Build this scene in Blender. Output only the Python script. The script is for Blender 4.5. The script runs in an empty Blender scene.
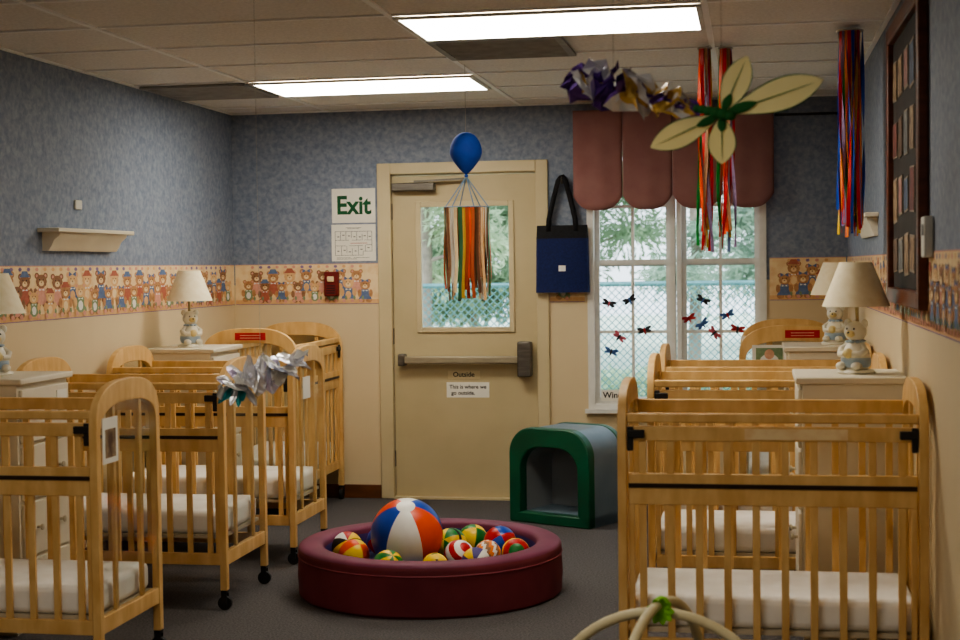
import bpy, math, random
from mathutils import Vector, Matrix, Euler
SC = bpy.context.scene
C = SC.collection
R = math.radians
PI = math.pi
random.seed(7)

# ------------------------------------------------------------------ helpers
class MB:
    def __init__(s): s.v=[]; s.f=[]; s.m=[]
    def add(s, vs, fs, mi=0, M=None):
        o=len(s.v)
        s.v += [tuple(M@Vector(v)) if M is not None else tuple(v) for v in vs]
        for k,f in enumerate(fs):
            s.f.append(tuple(o+i for i in f)); s.m.append(mi[k] if isinstance(mi,list) else mi)
        return s
    def box(s,x0,x1,y0,y1,z0,z1,mi=0,M=None):
        vs=[(x,y,z) for z in (z0,z1) for y in (y0,y1) for x in (x0,x1)]
        fs=[(0,2,3,1),(4,5,7,6),(0,1,5,4),(2,6,7,3),(0,4,6,2),(1,3,7,5)]
        return s.add(vs,fs,mi,M)
    def tube(s,pts,r,n=8,mi=0,closed=False,caps=True,M=None):
        pts=[Vector(p) for p in pts]; N=len(pts)
        rs=r if isinstance(r,(list,tuple)) else [r]*N
        vs=[];fs=[]
        prev=None
        for i,p in enumerate(pts):
            if closed: d=pts[(i+1)%N]-pts[i-1]
            else: d=pts[min(i+1,N-1)]-pts[max(i-1,0)]
            d.normalize()
            if prev is None:
                a=Vector((0,0,1)) if abs(d.z)<.9 else Vector((1,0,0))
                u=d.cross(a).normalized()
            else:
                u=(prev-d*prev.dot(d)).normalized()
            prev=u; w=d.cross(u)
            for k in range(n):
                t=2*PI*k/n
                vs.append(p+(u*math.cos(t)+w*math.sin(t))*rs[i])
        segs=N if closed else N-1
        for i in range(segs):
            j=(i+1)%N
            for k in range(n):
                l=(k+1)%n
                fs.append((i*n+k,i*n+l,j*n+l,j*n+k))
        if caps and not closed:
            fs.append(tuple(range(n-1,-1,-1))); fs.append(tuple((N-1)*n+k for k in range(n)))
        return s.add(vs,fs,mi,M)
    def cyl(s,p0,p1,r0,r1=None,n=16,mi=0,M=None):
        return s.tube([p0,p1],[r0,r0 if r1 is None else r1],n,mi,M=M)
    def lathe(s,prof,n=32,mi=0,M=None,cap=True,closed=False,mseg=None):
        vs=[];fs=[];mm=[]
        K=len(prof)
        for (r,z) in prof:
            for k in range(n):
                t=2*PI*k/n; vs.append((r*math.cos(t),r*math.sin(t),z))
        for i in range(K if closed else K-1):
            j=(i+1)%K
            for k in range(n):
                l=(k+1)%n
                fs.append((i*n+k,i*n+l,j*n+l,j*n+k)); mm.append(mseg[i] if mseg else mi)
        if cap and not closed:
            fs.append(tuple(range(n-1,-1,-1))); fs.append(tuple((K-1)*n+k for k in range(n))); mm+=[mi,mi]
        return s.add(vs,fs,mm,M)
    def ball(s,c,rx,ry=None,rz=None,seg=20,rings=12,mi=0,M=None,pat=None):
        ry=rx if ry is None else ry; rz=rx if rz is None else rz
        vs=[];fs=[];mm=[]
        vs.append((c[0],c[1],c[2]+rz))
        for i in range(1,rings):
            a=PI*i/rings
            for k in range(seg):
                t=2*PI*k/seg
                vs.append((c[0]+rx*math.sin(a)*math.cos(t),c[1]+ry*math.sin(a)*math.sin(t),c[2]+rz*math.cos(a)))
        vs.append((c[0],c[1],c[2]-rz)); L=len(vs)-1
        for k in range(seg):
            fs.append((0,1+k,1+(k+1)%seg)); mm.append(pat(0,k) if pat else mi)
        for i in range(rings-2):
            for k in range(seg):
                a=1+i*seg+k; b=1+i*seg+(k+1)%seg
                fs.append((a,a+seg,b+seg,b)); mm.append(pat(i+1,k) if pat else mi)
        for k in range(seg):
            a=1+(rings-2)*seg+k; b=1+(rings-2)*seg+(k+1)%seg
            fs.append((a,L,b)); mm.append(pat(rings-1,k) if pat else mi)
        return s.add(vs,fs,mm,M)
    def prism(s,poly,y0,y1,mi=0,M=None):     # poly in (x,z), extruded along y
        n=len(poly)
        vs=[(x,y0,z) for x,z in poly]+[(x,y1,z) for x,z in poly]
        fs=[tuple(range(n)),tuple(range(2*n-1,n-1,-1))]
        fs+=[(i,i+n,(i+1)%n+n,(i+1)%n) for i in range(n)]
        return s.add(vs,fs,mi,M)
    def band(s,outer,inner,y0,y1,mi=0,M=None,mo=None,min_=None,closed=False):  # strip between two (x,z) polylines, extruded along y
        n=len(outer)
        vs=[(x,y0,z) for x,z in outer]+[(x,y0,z) for x,z in inner]+[(x,y1,z) for x,z in outer]+[(x,y1,z) for x,z in inner]
        fs=[];mm=[]
        for i in range(n if closed else n-1):
            j=(i+1)%n
            fs+=[(i,j,n+j,n+i),(2*n+i,3*n+i,3*n+j,2*n+j),(i,2*n+i,2*n+j,j),(n+i,n+j,3*n+j,3*n+i)]
            mm+=[mi,mi,mi if mo is None else mo,mi if min_ is None else min_]
        if not closed:
            fs+=[(0,n,3*n,2*n),(n-1,3*n-1,4*n-1,2*n-1)]; mm+=[mi,mi]
        return s.add(vs,fs,mm,M)
    def disc(s,place,u,z,ru,rz,off,mi,n=10,rot=0):
        vs=[place(u+ru*math.cos(2*PI*k/n+rot),z+rz*math.sin(2*PI*k/n+rot),off) for k in range(n)]
        return s.add(vs,[tuple(range(n))],mi)
    def poly(s,place,pts,off,mi):
        return s.add([place(u,z,off) for u,z in pts],[tuple(range(len(pts)))],mi)
    def mesh(s,name,mats,flat=False):
        me=bpy.data.meshes.new(name); me.from_pydata(s.v,[],s.f)
        for m in (mats if isinstance(mats,(list,tuple)) else [mats]): me.materials.append(m)
        me.polygons.foreach_set('material_index',s.m)
        me.polygons.foreach_set('use_smooth',[not flat]*len(s.f))
        me.update()
        if not flat: me.set_sharp_from_angle(angle=R(38))
        return me
    def build(s,name,mats,parent=None,bevel=0,loc=None,rot=None,solid=0,flat=False):
        o=bpy.data.objects.new(name,s.mesh(name,mats,flat)); C.objects.link(o)
        if parent is not None: o.parent=parent
        if loc is not None: o.location=loc
        if rot is not None: o.rotation_euler=rot
        if solid:
            md=o.modifiers.new('solid','SOLIDIFY'); md.thickness=solid; md.offset=0
        if bevel:
            md=o.modifiers.new('bevel','BEVEL'); md.width=bevel; md.segments=2; md.limit_method='ANGLE'; md.angle_limit=R(40)
        return o

def tag(o,label,cat,group=None,kind=None):
    o['label']=label; o['category']=cat
    if group: o['group']=group
    if kind: o['kind']=kind
    return o
def struct(o): o['kind']='structure'; return o
def thing(name,label,cat,loc=(0,0,0),rz=0,group=None):
    o=bpy.data.objects.new(name,None); C.objects.link(o)
    o.empty_display_size=.1
    o.location=loc; o.rotation_euler=(0,0,rz)
    return tag(o,label,cat,group)
def copy_tree(o,parent=None):
    c=o.copy(); C.objects.link(c)
    if parent is not None: c.parent=parent
    for ch in list(o.children): copy_tree(ch,c)
    return c
def rot(rx=0,ry=0,rz=0): return Euler((rx,ry,rz)).to_matrix().to_4x4()
def T(x,y,z): return Matrix.Translation((x,y,z))

def lin(c):
    c=[x/255 for x in c[:3]]
    return tuple(x/12.92 if x<=.04045 else ((x+.055)/1.055)**2.4 for x in c)+(1,)
def pm(name,c1,c2=None,scale=12,rough=.6,metal=0,bump=0,stretch=(1,1,1),emit=0,spec=None,detail=4,lo=.35,hi=.65,sheen=0):
    m=bpy.data.materials.new(name); m.use_nodes=True
    nt=m.node_tree; b=nt.nodes['Principled BSDF']
    if c2 is None: c2=tuple(max(0,x*.9) for x in c1)
    tc=nt.nodes.new('ShaderNodeTexCoord'); mp=nt.nodes.new('ShaderNodeMapping')
    mp.inputs['Scale'].default_value=stretch
    nz=nt.nodes.new('ShaderNodeTexNoise'); nz.inputs['Scale'].default_value=scale; nz.inputs['Detail'].default_value=detail
    cr=nt.nodes.new('ShaderNodeValToRGB')
    cr.color_ramp.elements[0].position=lo; cr.color_ramp.elements[1].position=hi
    cr.color_ramp.elements[0].color=lin(c1); cr.color_ramp.elements[1].color=lin(c2)
    nt.links.new(tc.outputs['Object'],mp.inputs['Vector']); nt.links.new(mp.outputs['Vector'],nz.inputs['Vector'])
    nt.links.new(nz.outputs['Fac'],cr.inputs['Fac']); nt.links.new(cr.outputs['Color'],b.inputs['Base Color'])
    b.inputs['Roughness'].default_value=rough; b.inputs['Metallic'].default_value=metal
    if spec is not None: b.inputs['Specular IOR Level'].default_value=spec
    if bump:
        bp=nt.nodes.new('ShaderNodeBump'); bp.inputs['Strength'].default_value=bump; bp.inputs['Distance'].default_value=.01
        nt.links.new(nz.outputs['Fac'],bp.inputs['Height']); nt.links.new(bp.outputs['Normal'],b.inputs['Normal'])
    if emit:
        nt.links.new(cr.outputs['Color'],b.inputs['Emission Color']); b.inputs['Emission Strength'].default_value=emit
    if sheen: b.inputs['Sheen Weight'].default_value=sheen
    return m
def leafmat(name,c1,c2):      # thin leaves and petals that let light through
    m=pm(name,c1,c2,scale=2,rough=.8,spec=.1)
    nt=m.node_tree; b=nt.nodes['Principled BSDF']; out=nt.nodes['Material Output']
    tr=nt.nodes.new('ShaderNodeBsdfTranslucent'); mx=nt.nodes.new('ShaderNodeMixShader'); mx.inputs[0].default_value=.45
    cr=[n for n in nt.nodes if n.type=='VALTORGB'][0]
    nt.links.new(cr.outputs['Color'],tr.inputs['Color'])
    nt.links.new(b.outputs[0],mx.inputs[1]); nt.links.new(tr.outputs[0],mx.inputs[2]); nt.links.new(mx.outputs[0],out.inputs['Surface'])
    return m

# ------------------------------------------------------------------ room numbers
XL,XR,D,H,Y0 = -3.25,.56,9.15,2.44,-2.0
CAM=Vector((0,0,1.45)); TH=R(10.28); PITCH=R(2.04); ROLL=.013; FPX=1500
Rv=Vector((math.cos(TH),math.sin(TH),0)); Fv=Vector((-math.sin(TH),math.cos(TH),0))

# ------------------------------------------------------------------ materials
def wall_material():
    m=bpy.data.materials.new('wallpaper'); m.use_nodes=True
    nt=m.node_tree; b=nt.nodes['Principled BSDF']; N=nt.nodes.new; L=nt.links.new
    tc=N('ShaderNodeTexCoord')
    n1=N('ShaderNodeTexNoise'); n1.inputs['Scale'].default_value=38; n1.inputs['Detail'].default_value=4; n1.inputs['Distortion'].default_value=.4
    c1=N('ShaderNodeValToRGB'); c1.color_ramp.elements[0].position=.32; c1.color_ramp.elements[1].position=.68
    c1.color_ramp.elements[0].color=lin((116,126,146)); c1.color_ramp.elements[1].color=lin((146,154,168))
    n2=N('ShaderNodeTexNoise'); n2.inputs['Scale'].default_value=5
    c2=N('ShaderNodeValToRGB'); c2.color_ramp.elements[0].color=lin((210,190,154)); c2.color_ramp.elements[1].color=lin((216,197,162))
    sp=N('ShaderNodeSeparateXYZ'); gt=N('ShaderNodeMath'); gt.operation='GREATER_THAN'; gt.inputs[1].default_value=1.35
    mx=N('ShaderNodeMix'); mx.data_type='RGBA'
    L(tc.outputs['Object'],n1.inputs['Vector']); L(tc.outputs['Object'],n2.inputs['Vector']); L(tc.outputs['Object'],sp.inputs[0])
    L(n1.outputs['Fac'],c1.inputs['Fac']); L(n2.outputs['Fac'],c2.inputs['Fac']); L(sp.outputs['Z'],gt.inputs[0])
    L(gt.outputs[0],mx.inputs['Factor']); L(c2.outputs['Color'],mx.inputs['A']); L(c1.outputs['Color'],mx.inputs['B'])
    L(mx.outputs['Result'],b.inputs['Base Color']); b.inputs['Roughness'].default_value=.75
    return m
def glass_material(name='window_glass',g0=.02,g1=.05,tint=(.95,.97,.98,1),rough=.05):
    m=bpy.data.materials.new(name); m.use_nodes=True
    nt=m.node_tree; nt.nodes.clear(); N=nt.nodes.new; L=nt.links.new
    o=N('ShaderNodeOutputMaterial'); t=N('ShaderNodeBsdfTransparent'); g=N('ShaderNodeBsdfGlossy'); mx=N('ShaderNodeMixShader')
    nz=N('ShaderNodeTexNoise'); nz.inputs['Scale'].default_value=3; rp=N('ShaderNodeMapRange'); rp.inputs['To Min'].default_value=g0; rp.inputs['To Max'].default_value=g1
    t.inputs['Color'].default_value=tint; g.inputs['Roughness'].default_value=rough
    L(nz.outputs['Fac'],rp.inputs['Value']); L(rp.outputs['Result'],mx.inputs['Fac']); L(t.outputs[0],mx.inputs[1]); L(g.outputs[0],mx.inputs[2]); L(mx.outputs[0],o.inputs['Surface'])
    return m
M={}
M['wall']=wall_material(); M['glass']=glass_material()
M['acrylic']=glass_material('clear_acrylic',.05,.13,(.97,.98,.97,1),.08)
M['carpet']=pm('carpet',(98,94,94),(66,63,64),scale=110,rough=.95,bump=.35,detail=4,lo=.36,hi=.64)
M['tile']=pm('ceiling_tile',(238,234,228),(224,220,214),scale=70,rough=.9,bump=.25)
M['tbar']=pm('ceiling_bar',(248,247,245),(242,241,239),scale=5,rough=.5)
M['lamp']=pm('diffuser',(255,246,227),(255,249,234),scale=30,rough=.4,emit=15.5)
M['white_metal']=pm('white_metal',(214,210,200),(204,200,190),rough=.45)
M['vent']=pm('vent_grey',(150,148,144),(134,132,128),rough=.6)
M['dark']=pm('dark_void',(74,70,66),(60,57,54),rough=.8)
M['boardback']=pm('board_backing',(46,40,37),(35,30,27),rough=.8)
M['wood']=pm('maple_wood',(228,190,132),(212,168,108),scale=7,rough=.5,stretch=(3,3,1),detail=6,spec=.35)
M['wood2']=pm('brown_trim',(118,72,40),(96,56,30),scale=6,rough=.45,stretch=(1,4,4))
M['frame_wood']=pm('board_frame_wood',(108,56,34),(84,42,24),scale=8,rough=.4,stretch=(1,1,4))
M['black']=pm('black_plastic',(22,21,21),(30,28,28),rough=.5)
M['strip']=pm('dark_strip',(60,44,32),(46,34,26),rough=.4,metal=.3)
M['sheet']=pm('white_sheet',(248,245,239),(238,234,226),scale=9,rough=.85,bump=.15)
M['laminate']=pm('cream_laminate',(226,216,194),(218,208,186),scale=4,rough=.5)
M['knob']=pm('cream_knob',(196,184,158),(182,170,144),rough=.4)
M['board']=pm('mattress_board',(200,188,166),(190,178,156),rough=.7)
M['door']=pm('door_paint',(196,180,144),(188,172,136),scale=3,rough=.5)
M['frame']=pm('door_frame_paint',(206,190,154),(198,182,146),scale=3,rough=.45)
M['barpaint']=pm('push_bar_beige',(166,155,132),(154,143,122),scale=10,rough=.45,metal=.25,stretch=(1,8,8))
M['steel']=pm('brushed_steel',(124,118,110),(104,99,92),scale=10,rough=.4,metal=.6,stretch=(1,8,8))
M['winframe']=pm('window_paint',(228,226,220),(218,216,210),rough=.5)
M['paper']=pm('paper',(236,232,220),(228,224,212),scale=6,rough=.8)
M['paper_tan']=pm('tan_paper',(210,194,156),(202,186,148),scale=6,rough=.8)
M['green_ink']=pm('green_ink',(12,92,52),(10,82,46),rough=.7)
M['ink']=pm('black_ink',(20,18,18),(28,26,26),rough=.7)
M['grey_ink']=pm('grey_ink',(124,122,118),(112,110,106),rough=.7)
M['valance']=pm('mauve_fabric',(158,117,113),(149,108,105),scale=8,rough=.9,spec=.1)
M['pit']=pm('maroon_vinyl',(126,58,66),(112,48,56),scale=4,rough=.6,bump=.05,spec=.25)
M['pittop']=pm('purplish_maroon_vinyl',(122,60,84),(108,50,72),scale=4,rough=.55,spec=.3)
M['pitin']=pm('blue_purple_vinyl',(80,68,128),(68,56,114),scale=4,rough=.55,spec=.3)
M['pitfloor']=pm('pit_cushion',(66,62,110),(52,48,94),scale=4,rough=.5)
M['tgreen']=pm('green_vinyl',(14,92,64),(10,76,52),scale=4,rough=.4)
M['tgrey']=pm('blue_grey_vinyl',(118,136,150),(104,122,136),scale=4,rough=.42)
M['tdark']=pm('grey_vinyl',(142,146,150),(128,132,136),scale=4,rough=.5)
M['shade']=pm('lamp_shade_cloth',(250,238,208),(244,230,196),scale=40,rough=.85)
M['ceramic']=pm('cream_ceramic',(232,226,208),(220,214,196),rough=.35)
M['cblue']=pm('blue_cord',(128,156,184),(114,142,172),rough=.5)
M['cpale']=pm('bluish_ceramic',(166,184,200),(152,172,190),rough=.35)
M['cyellow']=pm('yellow_ceramic',(226,206,150),(216,194,134),rough=.35)
M['brass']=pm('lamp_stem',(196,180,138),(180,164,122),rough=.4)
M['red']=pm('red_paint',(196,22,24),(180,16,20),rough=.4)
M['alarm']=pm('alarm_red',(122,26,24),(108,20,18),rough=.65)
M['orange']=pm('orange_paint',(232,80,26),(222,70,20),rough=.4)
M['ltorange']=pm('bright_orange_ribbon',(244,140,36),(236,124,28),rough=.5)
M['yellow']=pm('yellow_paint',(240,200,30),(230,188,24),rough=.4)
M['blue']=pm('blue_paint',(24,74,176),(18,62,160),rough=.35)
M['bluematt']=pm('blue_card',(22,74,172),(18,62,156),rough=.75)
M['green']=pm('green_paint',(26,124,52),(20,110,42),rough=.4)
M['white']=pm('white_paint',(236,234,228),(226,224,218),rough=.35)
M['brown']=pm('bear_brown',(198,148,104),(178,128,88),scale=60,rough=.8)
M['dkbrown']=pm('dark_bear_brown',(162,118,86),(142,100,72),scale=60,rough=.8)
M['pink']=pm('pink_print',(224,168,148),(214,154,136),scale=60,rough=.8)
M['purple']=pm('purple_print',(150,126,160),(134,112,146),scale=60,rough=.8)
M['cream']=pm('cream_print',(238,214,170),(226,190,142),scale=22,rough=.8,lo=.4,hi=.75)
M['peach']=pm('peach_print',(228,186,136),(218,172,122),scale=30,rough=.8)
M['border_blue']=pm('border_blue',(108,128,164),(96,114,150),scale=60,rough=.8)
M['border_red']=pm('border_red',(188,110,88),(174,98,78),scale=60,rough=.8)
M['border_green']=pm('border_green',(138,158,120),(124,144,108),scale=60,rough=.8)
M['rust']=pm('rust_ribbon',(176,78,36),(156,64,28),rough=.6)
M['mustard']=pm('mustard_ribbon',(196,156,50),(178,138,40),rough=.6)
M['dkgreen']=pm('dark_green_ribbon',(44,98,60),(34,84,50),rough=.6)
M['ribbrown']=pm('brown_ribbon',(104,66,42),(88,54,34),rough=.6)
M['tote']=pm('blue_canvas',(20,36,92),(15,28,78),scale=80,rough=.85,bump=.2)
M['toteblack']=pm('black_canvas',(18,18,22),(26,26,30),scale=80,rough=.85,bump=.2)
M['thread']=pm('thread',(180,176,168),(160,156,148),rough=.8)
M['petal']=leafmat('wing_cream',(252,246,210),(245,236,188))
M['petalgreen']=leafmat('wing_green',(74,140,84),(58,120,68))
M['fpurple']=pm('purple_foil',(122,82,172),(86,54,128),scale=14,rough=.26,metal=.45)
M['fgold']=pm('gold_foil',(238,208,132),(210,170,92),scale=14,rough=.26,metal=.45)
M['fsilver']=pm('silver_foil',(248,247,249),(226,226,232),scale=14,rough=.22,metal=.5)
M['fteal']=pm('teal_foil',(30,134,134),(20,104,110),scale=14,rough=.28,metal=.45)
M['flilac']=pm('lilac_foil',(216,198,230),(190,200,224),scale=14,rough=.24,metal=.45)
M['sgrey']=pm('sticker_black',(54,52,58),(42,40,46),rough=.7)
M['spink']=pm('sticker_pink',(206,104,118),(192,90,106),rough=.7)
M['sblue']=pm('sticker_blue',(72,106,164),(62,92,150),rough=.7)
M['sred']=pm('sticker_red',(176,44,48),(160,36,40),rough=.7)
M['gym']=pm('cream_beige_tube',(226,214,176),(214,200,160),scale=12,rough=.55)
M['lime']=pm('lime_cloth',(132,196,44),(110,172,32),scale=20,rough=.8)
M['bark']=pm('bark',(150,140,126),(126,116,104),scale=14,rough=.9,bump=.4)
M['leafA']=leafmat('pine_dark',(152,174,142),(132,156,126))
M['leafB']=leafmat('pine_pale',(200,214,182),(178,198,164))
M['leafC']=leafmat('pine_blue',(174,194,174),(152,176,158))
M['grass']=pm('grass',(222,226,208),(206,214,190),scale=6,rough=.95)
M['fence']=pm('fence_wire',(92,140,140),(80,126,128),rough=.6,metal=.1)
M['fencepost']=pm('fence_post',(92,136,136),(80,122,124),rough=.5,metal=.2)
M['snap1']=pm('snapshot_brown',(112,84,63),(62,45,36),scale=26,rough=.7)
M['snap2']=pm('snapshot_grey',(126,122,118),(68,68,72),scale=26,rough=.7)
M['snap3']=pm('snapshot_tan',(160,136,106),(98,72,54),scale=26,rough=.7)
M['snap4']=pm('snapshot_red',(124,62,55),(76,42,40),scale=26,rough=.7)
M['snap5']=pm('snapshot_blue',(88,102,124),(48,58,82),scale=26,rough=.7)
M['snap6']=pm('snapshot_pink',(164,122,114),(116,78,74),scale=26,rough=.7)
M['skin']=pm('baby_photo_print',(226,176,146),(206,152,124),scale=30,rough=.7)

# ------------------------------------------------------------------ the setting
def one(name,args,mat): return struct(MB().box(*args).build(name,mat))
one('floor',(XL-.12,XR+.12,Y0-.12,D+.12,-.1,0),M['carpet'])
one('ceiling',(XL-.12,XR+.12,Y0-.12,D+.12,H,H+.1),M['tile'])
one('wall_left',(XL-.12,XL,Y0-.12,D+.12,0,H),M['wall'])
one('wall_right',(XR,XR+.12,Y0-.12,D+.12,0,H),M['wall'])
one('wall_front',(XL,XR,Y0-.12,Y0,0,H),M['wall'])
DX0,DX1,DZ=-2.235,-1.28,2.045
WX0,WX1,WZ0,WZ1=-.976,.076,.57,2.2
w=MB()
w.box(XL,DX0,D,D+.12,0,H); w.box(DX0,DX1,D,D+.12,DZ,H); w.box(DX1,WX0,D,D+.12,0,H)
w.box(WX0,WX1,D,D+.12,0,WZ0); w.box(WX0,WX1,D,D+.12,WZ1,H); w.box(WX1,XR,D,D+.12,0,H)
struct(w.build('wall_back',M['wall']))
b=MB().box(XL,-2.30,D-.014,D,0,.085).box(-1.225,XR,D-.014,D,0,.085); struct(b.build('baseboard_back',M['wood2'],bevel=.004))
one('baseboard_left',(XL,XL+.014,Y0,D-.014,0,.085),M['wood2'])
one('baseboard_right',(XR-.014,XR,Y0,D-.014,0,.085),M['wood2'])

# wallpaper border crowded with little teddy bears
BM=[M['cream'],M['brown'],M['border_red'],M['border_blue'],M['pink'],M['border_green'],M['ink'],M['purple'],M['peach'],M['white'],M['dkbrown']]
BZ0,BZ1=1.225,1.48
def bear(mb,pl0,u0,kind,k=1,zo=0,of=0,sc=1):
    z0=BZ0+.014+zo
    pl=lambda q,z,o: pl0(u0+(q-u0)*k*sc,z0+(z-z0)*sc,o+of); u=u0; z=z0
    c=[2,3,4,8,3,5][kind%6]; s=random.uniform(.92,1.08); fur=[10,1,1,8][kind%4]
    mb.disc(pl,u-.03,z+.014,.028,.022,.0030,fur); mb.disc(pl,u+.03,z+.014,.028,.022,.0031,fur)
    if kind%3==1: mb.poly(pl,[(u-.055,z+.02),(u+.055,z+.02),(u+.025,z+.105),(u-.025,z+.105)],.0034,c)
    else: mb.disc(pl,u,z+.058,.044*s,.052,.0034,c)
    if kind%2: mb.disc(pl,u,z+.05,.022,.03,.0035,[0,8,9][kind%3])
    mb.disc(pl,u-.048,z+.07,.017,.032,.0036,fur,rot=.3); mb.disc(pl,u+.048,z+.07,.017,.032,.0037,fur)
    mb.disc(pl,u-.034,z+.168,.018,.018,.0032,fur); mb.disc(pl,u+.034,z+.168,.018,.018,.0033,fur)
    mb.disc(pl,u-.034,z+.168,.009,.009,.00335,4); mb.disc(pl,u+.034,z+.168,.009,.009,.00335,4)
    mb.disc(pl,u,z+.137,.044,.039,.0038,fur); mb.disc(pl,u,z+.126,.02,.016,.0040,0)
    mb.disc(pl,u,z+.132,.006,.005,.0041,10,6); mb.disc(pl,u-.014,z+.147,.004,.004,.0041,6,6); mb.disc(pl,u+.014,z+.147,.004,.004,.0041,6,6)
    if kind%3==0:
        mb.poly(pl,[(u-.045,z+.165),(u+.045,z+.165),(u+.03,z+.18),(u+.02,z+.20),(u-.02,z+.20),(u-.03,z+.18)],.0042,[3,2][kind%2])
    elif kind%3==1:
        mb.poly(pl,[(u,z+.172),(u-.03,z+.189),(u-.03,z+.159)],.0042,c); mb.poly(pl,[(u,z+.172),(u+.03,z+.189),(u+.03,z+.159)],.0043,c)
    mb.poly(pl,[(u-.02,z+.098),(u,z+.09),(u+.02,z+.098),(u+.02,z+.085),(u,z+.09),(u-.02,z+.085)],.0044,9)
def border(name,pl,u0,u1,k=1):
    mb=MB()
    mb.add([pl(u0,BZ0,.002),pl(u1,BZ0,.002),pl(u1,BZ1,.002),pl(u0,BZ1,.002)],[(0,1,2,3)],0)
    mb.add([pl(u0,BZ0,.0023),pl(u1,BZ0,.0023),pl(u1,BZ0+.03,.0023),pl(u0,BZ0+.03,.0023)],[(0,1,2,3)],8)
    mb.add([pl(u0,BZ0,.0026),pl(u1,BZ0,.0026),pl(u1,BZ0+.004,.0026),pl(u0,BZ0+.004,.0026)],[(0,1,2,3)],7)
    mb.add([pl(u0,BZ1-.004,.0026),pl(u1,BZ1-.004,.0026),pl(u1,BZ1,.0026),pl(u0,BZ1,.0026)],[(0,1,2,3)],4)
    n=max(2,int((u1-u0-.12*k)/(.054*k))); st=(u1-u0-.12*k)/n
    for i in range(n):
        u=u0+.06*k+st*(i+.5)
        if i%2: bear(mb,pl,u,random.randrange(12),k,random.uniform(.045,.062),0,random.uniform(.78,.86))
        else: bear(mb,pl,u,random.randrange(12),k,random.uniform(.0,.01),.002,random.uniform(.66,.84))
        if i: 
            uu=u-st/2
            mb.disc(pl,uu,BZ0+.022,.012*k,.012,.0066,4,7); mb.disc(pl,uu+.012,BZ0+.04,.008*k,.014,.0065,5,6)
            mb.disc(pl,uu,BZ0+.238,.012*k,.010,.0028,random.choice([4,8,7]),6)
    struct(mb.build(name,BM))
pb=lambda u,z,o:(u,D-o,z)
pl_=lambda u,z,o:(XL+o,u,z)
pr=lambda u,z,o:(XR-o,u,z)
border('trim_1',pb,XL+.008,-2.302); border('trim_2',pb,-1.223,WX0-.03); border('trim_3',pb,WX1+.03,XR-.008)
border('trim_4',pl_,3.2,D-.008,1.5); border('trim_5',pr,3.2,D-.008,1.3)

# ceiling grid
g=MB()
for x in (-2.61,-1.39,-.17): g.box(x-.012,x+.012,Y0,D,H-.008,H)
ys=[5.75+.61*k for k in range(-12,6)]
for y in ys:
    if Y0<y<D: g.box(XL,XR,y-.012,y+.012,H-.007,H)
g.box(XL,XL+.02,Y0,D,H-.009,H); g.box(XR-.02,XR,Y0,D,H-.009,H); g.box(XL,XR,D-.02,D,H-.009,H)
struct(g.build('trim_6',M['tbar']))
def troffer(x0,y0,label):
    t=thing('ceiling_light',label,'ceiling light',(x0+.61,y0+.305,H-.008),0,'fluorescent ceiling lights')
    f=MB(); a,b_=.598,.293
    f.box(-a,a,-b_,-b_+.02,-.012,0).box(-a,a,b_-.02,b_,-.012,0).box(-a,-a+.02,-b_+.02,b_-.02,-.012,0).box(a-.02,a,-b_+.02,b_-.02,-.012,0)
    f.build('frame',M['white_metal'],t)
    MB().box(-a+.02,a-.02,-b_+.02,b_-.02,-.012,-.001).build('diffuser',M['lamp'],t)
    return t
troffer(-1.39,5.75,'glowing fluorescent ceiling panel nearest the camera, right of the long bright bar')
troffer(-2.61,7.58,'glowing fluorescent ceiling panel farther back, close to the rear wall')
def vent(x0,y0,label):
    t=thing('ceiling_vent',label,'vent',(x0+.305,y0+.305,H-.008),0,'ceiling air vents')
    MB().box(-.29,.29,-.29,.29,-.002,0).build('backing',M['dark'],t)
    f=MB(); a=.293
    f.box(-a,a,-a,-a+.03,-.014,-.002).box(-a,a,a-.03,a,-.014,-.002).box(-a,-a+.03,-a+.03,a-.03,-.014,-.002).box(a-.03,a,-a+.03,a-.03,-.014,-.002)
    f.build('frame',M['vent'],t)
    s=MB()
    for k in range(9):
        y=-.24+.06*k; s.box(-.26,.26,-.024,.024,-.002,.001,M=T(0,y,-.008)@rot(R(-18)))
    s.build('louvres',M['vent'],t)
vent(-1.39,6.36,'grey ceiling air vent directly behind the nearest light panel')
vent(-3.22,7.58,'grey ceiling air vent beside the far light panel at left wall')

# door
door=thing('door_1','','door',((DX0+DX1)/2,D,0)); del door['label']; del door['category']; struct(door)
dcx=(DX0+DX1)/2
f=MB()
def bxr(mb,x0,x1,y0,y1,z0,z1,mi=0): return mb.box(x0-dcx,x1-dcx,y0-D,y1-D,z0,z1,mi)
bxr(f,-2.30,DX0+.02,D-.02,D,0,2.10); bxr(f,DX1-.02,-1.225,D-.02,D,0,2.10); bxr(f,DX0+.02,DX1-.02,D-.02,D,DZ-.015,2.10)
bxr(f,DX0,DX0+.02,D,D+.12,0,DZ-.02); bxr(f,DX1-.02,DX1,D,D+.12,0,DZ-.02); bxr(f,DX0,DX1,D,D+.12,DZ-.02,DZ)
f.build('door_frame',M['frame'],door,bevel=.004)
LX0,LX1=-2.212,-1.303; gx0,gx1,gz0,gz1=-2.035,-1.47,1.07,1.83
l=MB()
bxr(l,LX0,gx0,D+.02,D+.065,.012,2.02); bxr(l,gx1,LX1,D+.02,D+.065,.012,2.02); bxr(l,gx0,gx1,D+.02,D+.065,.012,gz0); bxr(l,gx0,gx1,D+.02,D+.065,gz1,2.02)
l.build('door_leaf',M['door'],door)
l=MB(); k=.028
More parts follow.
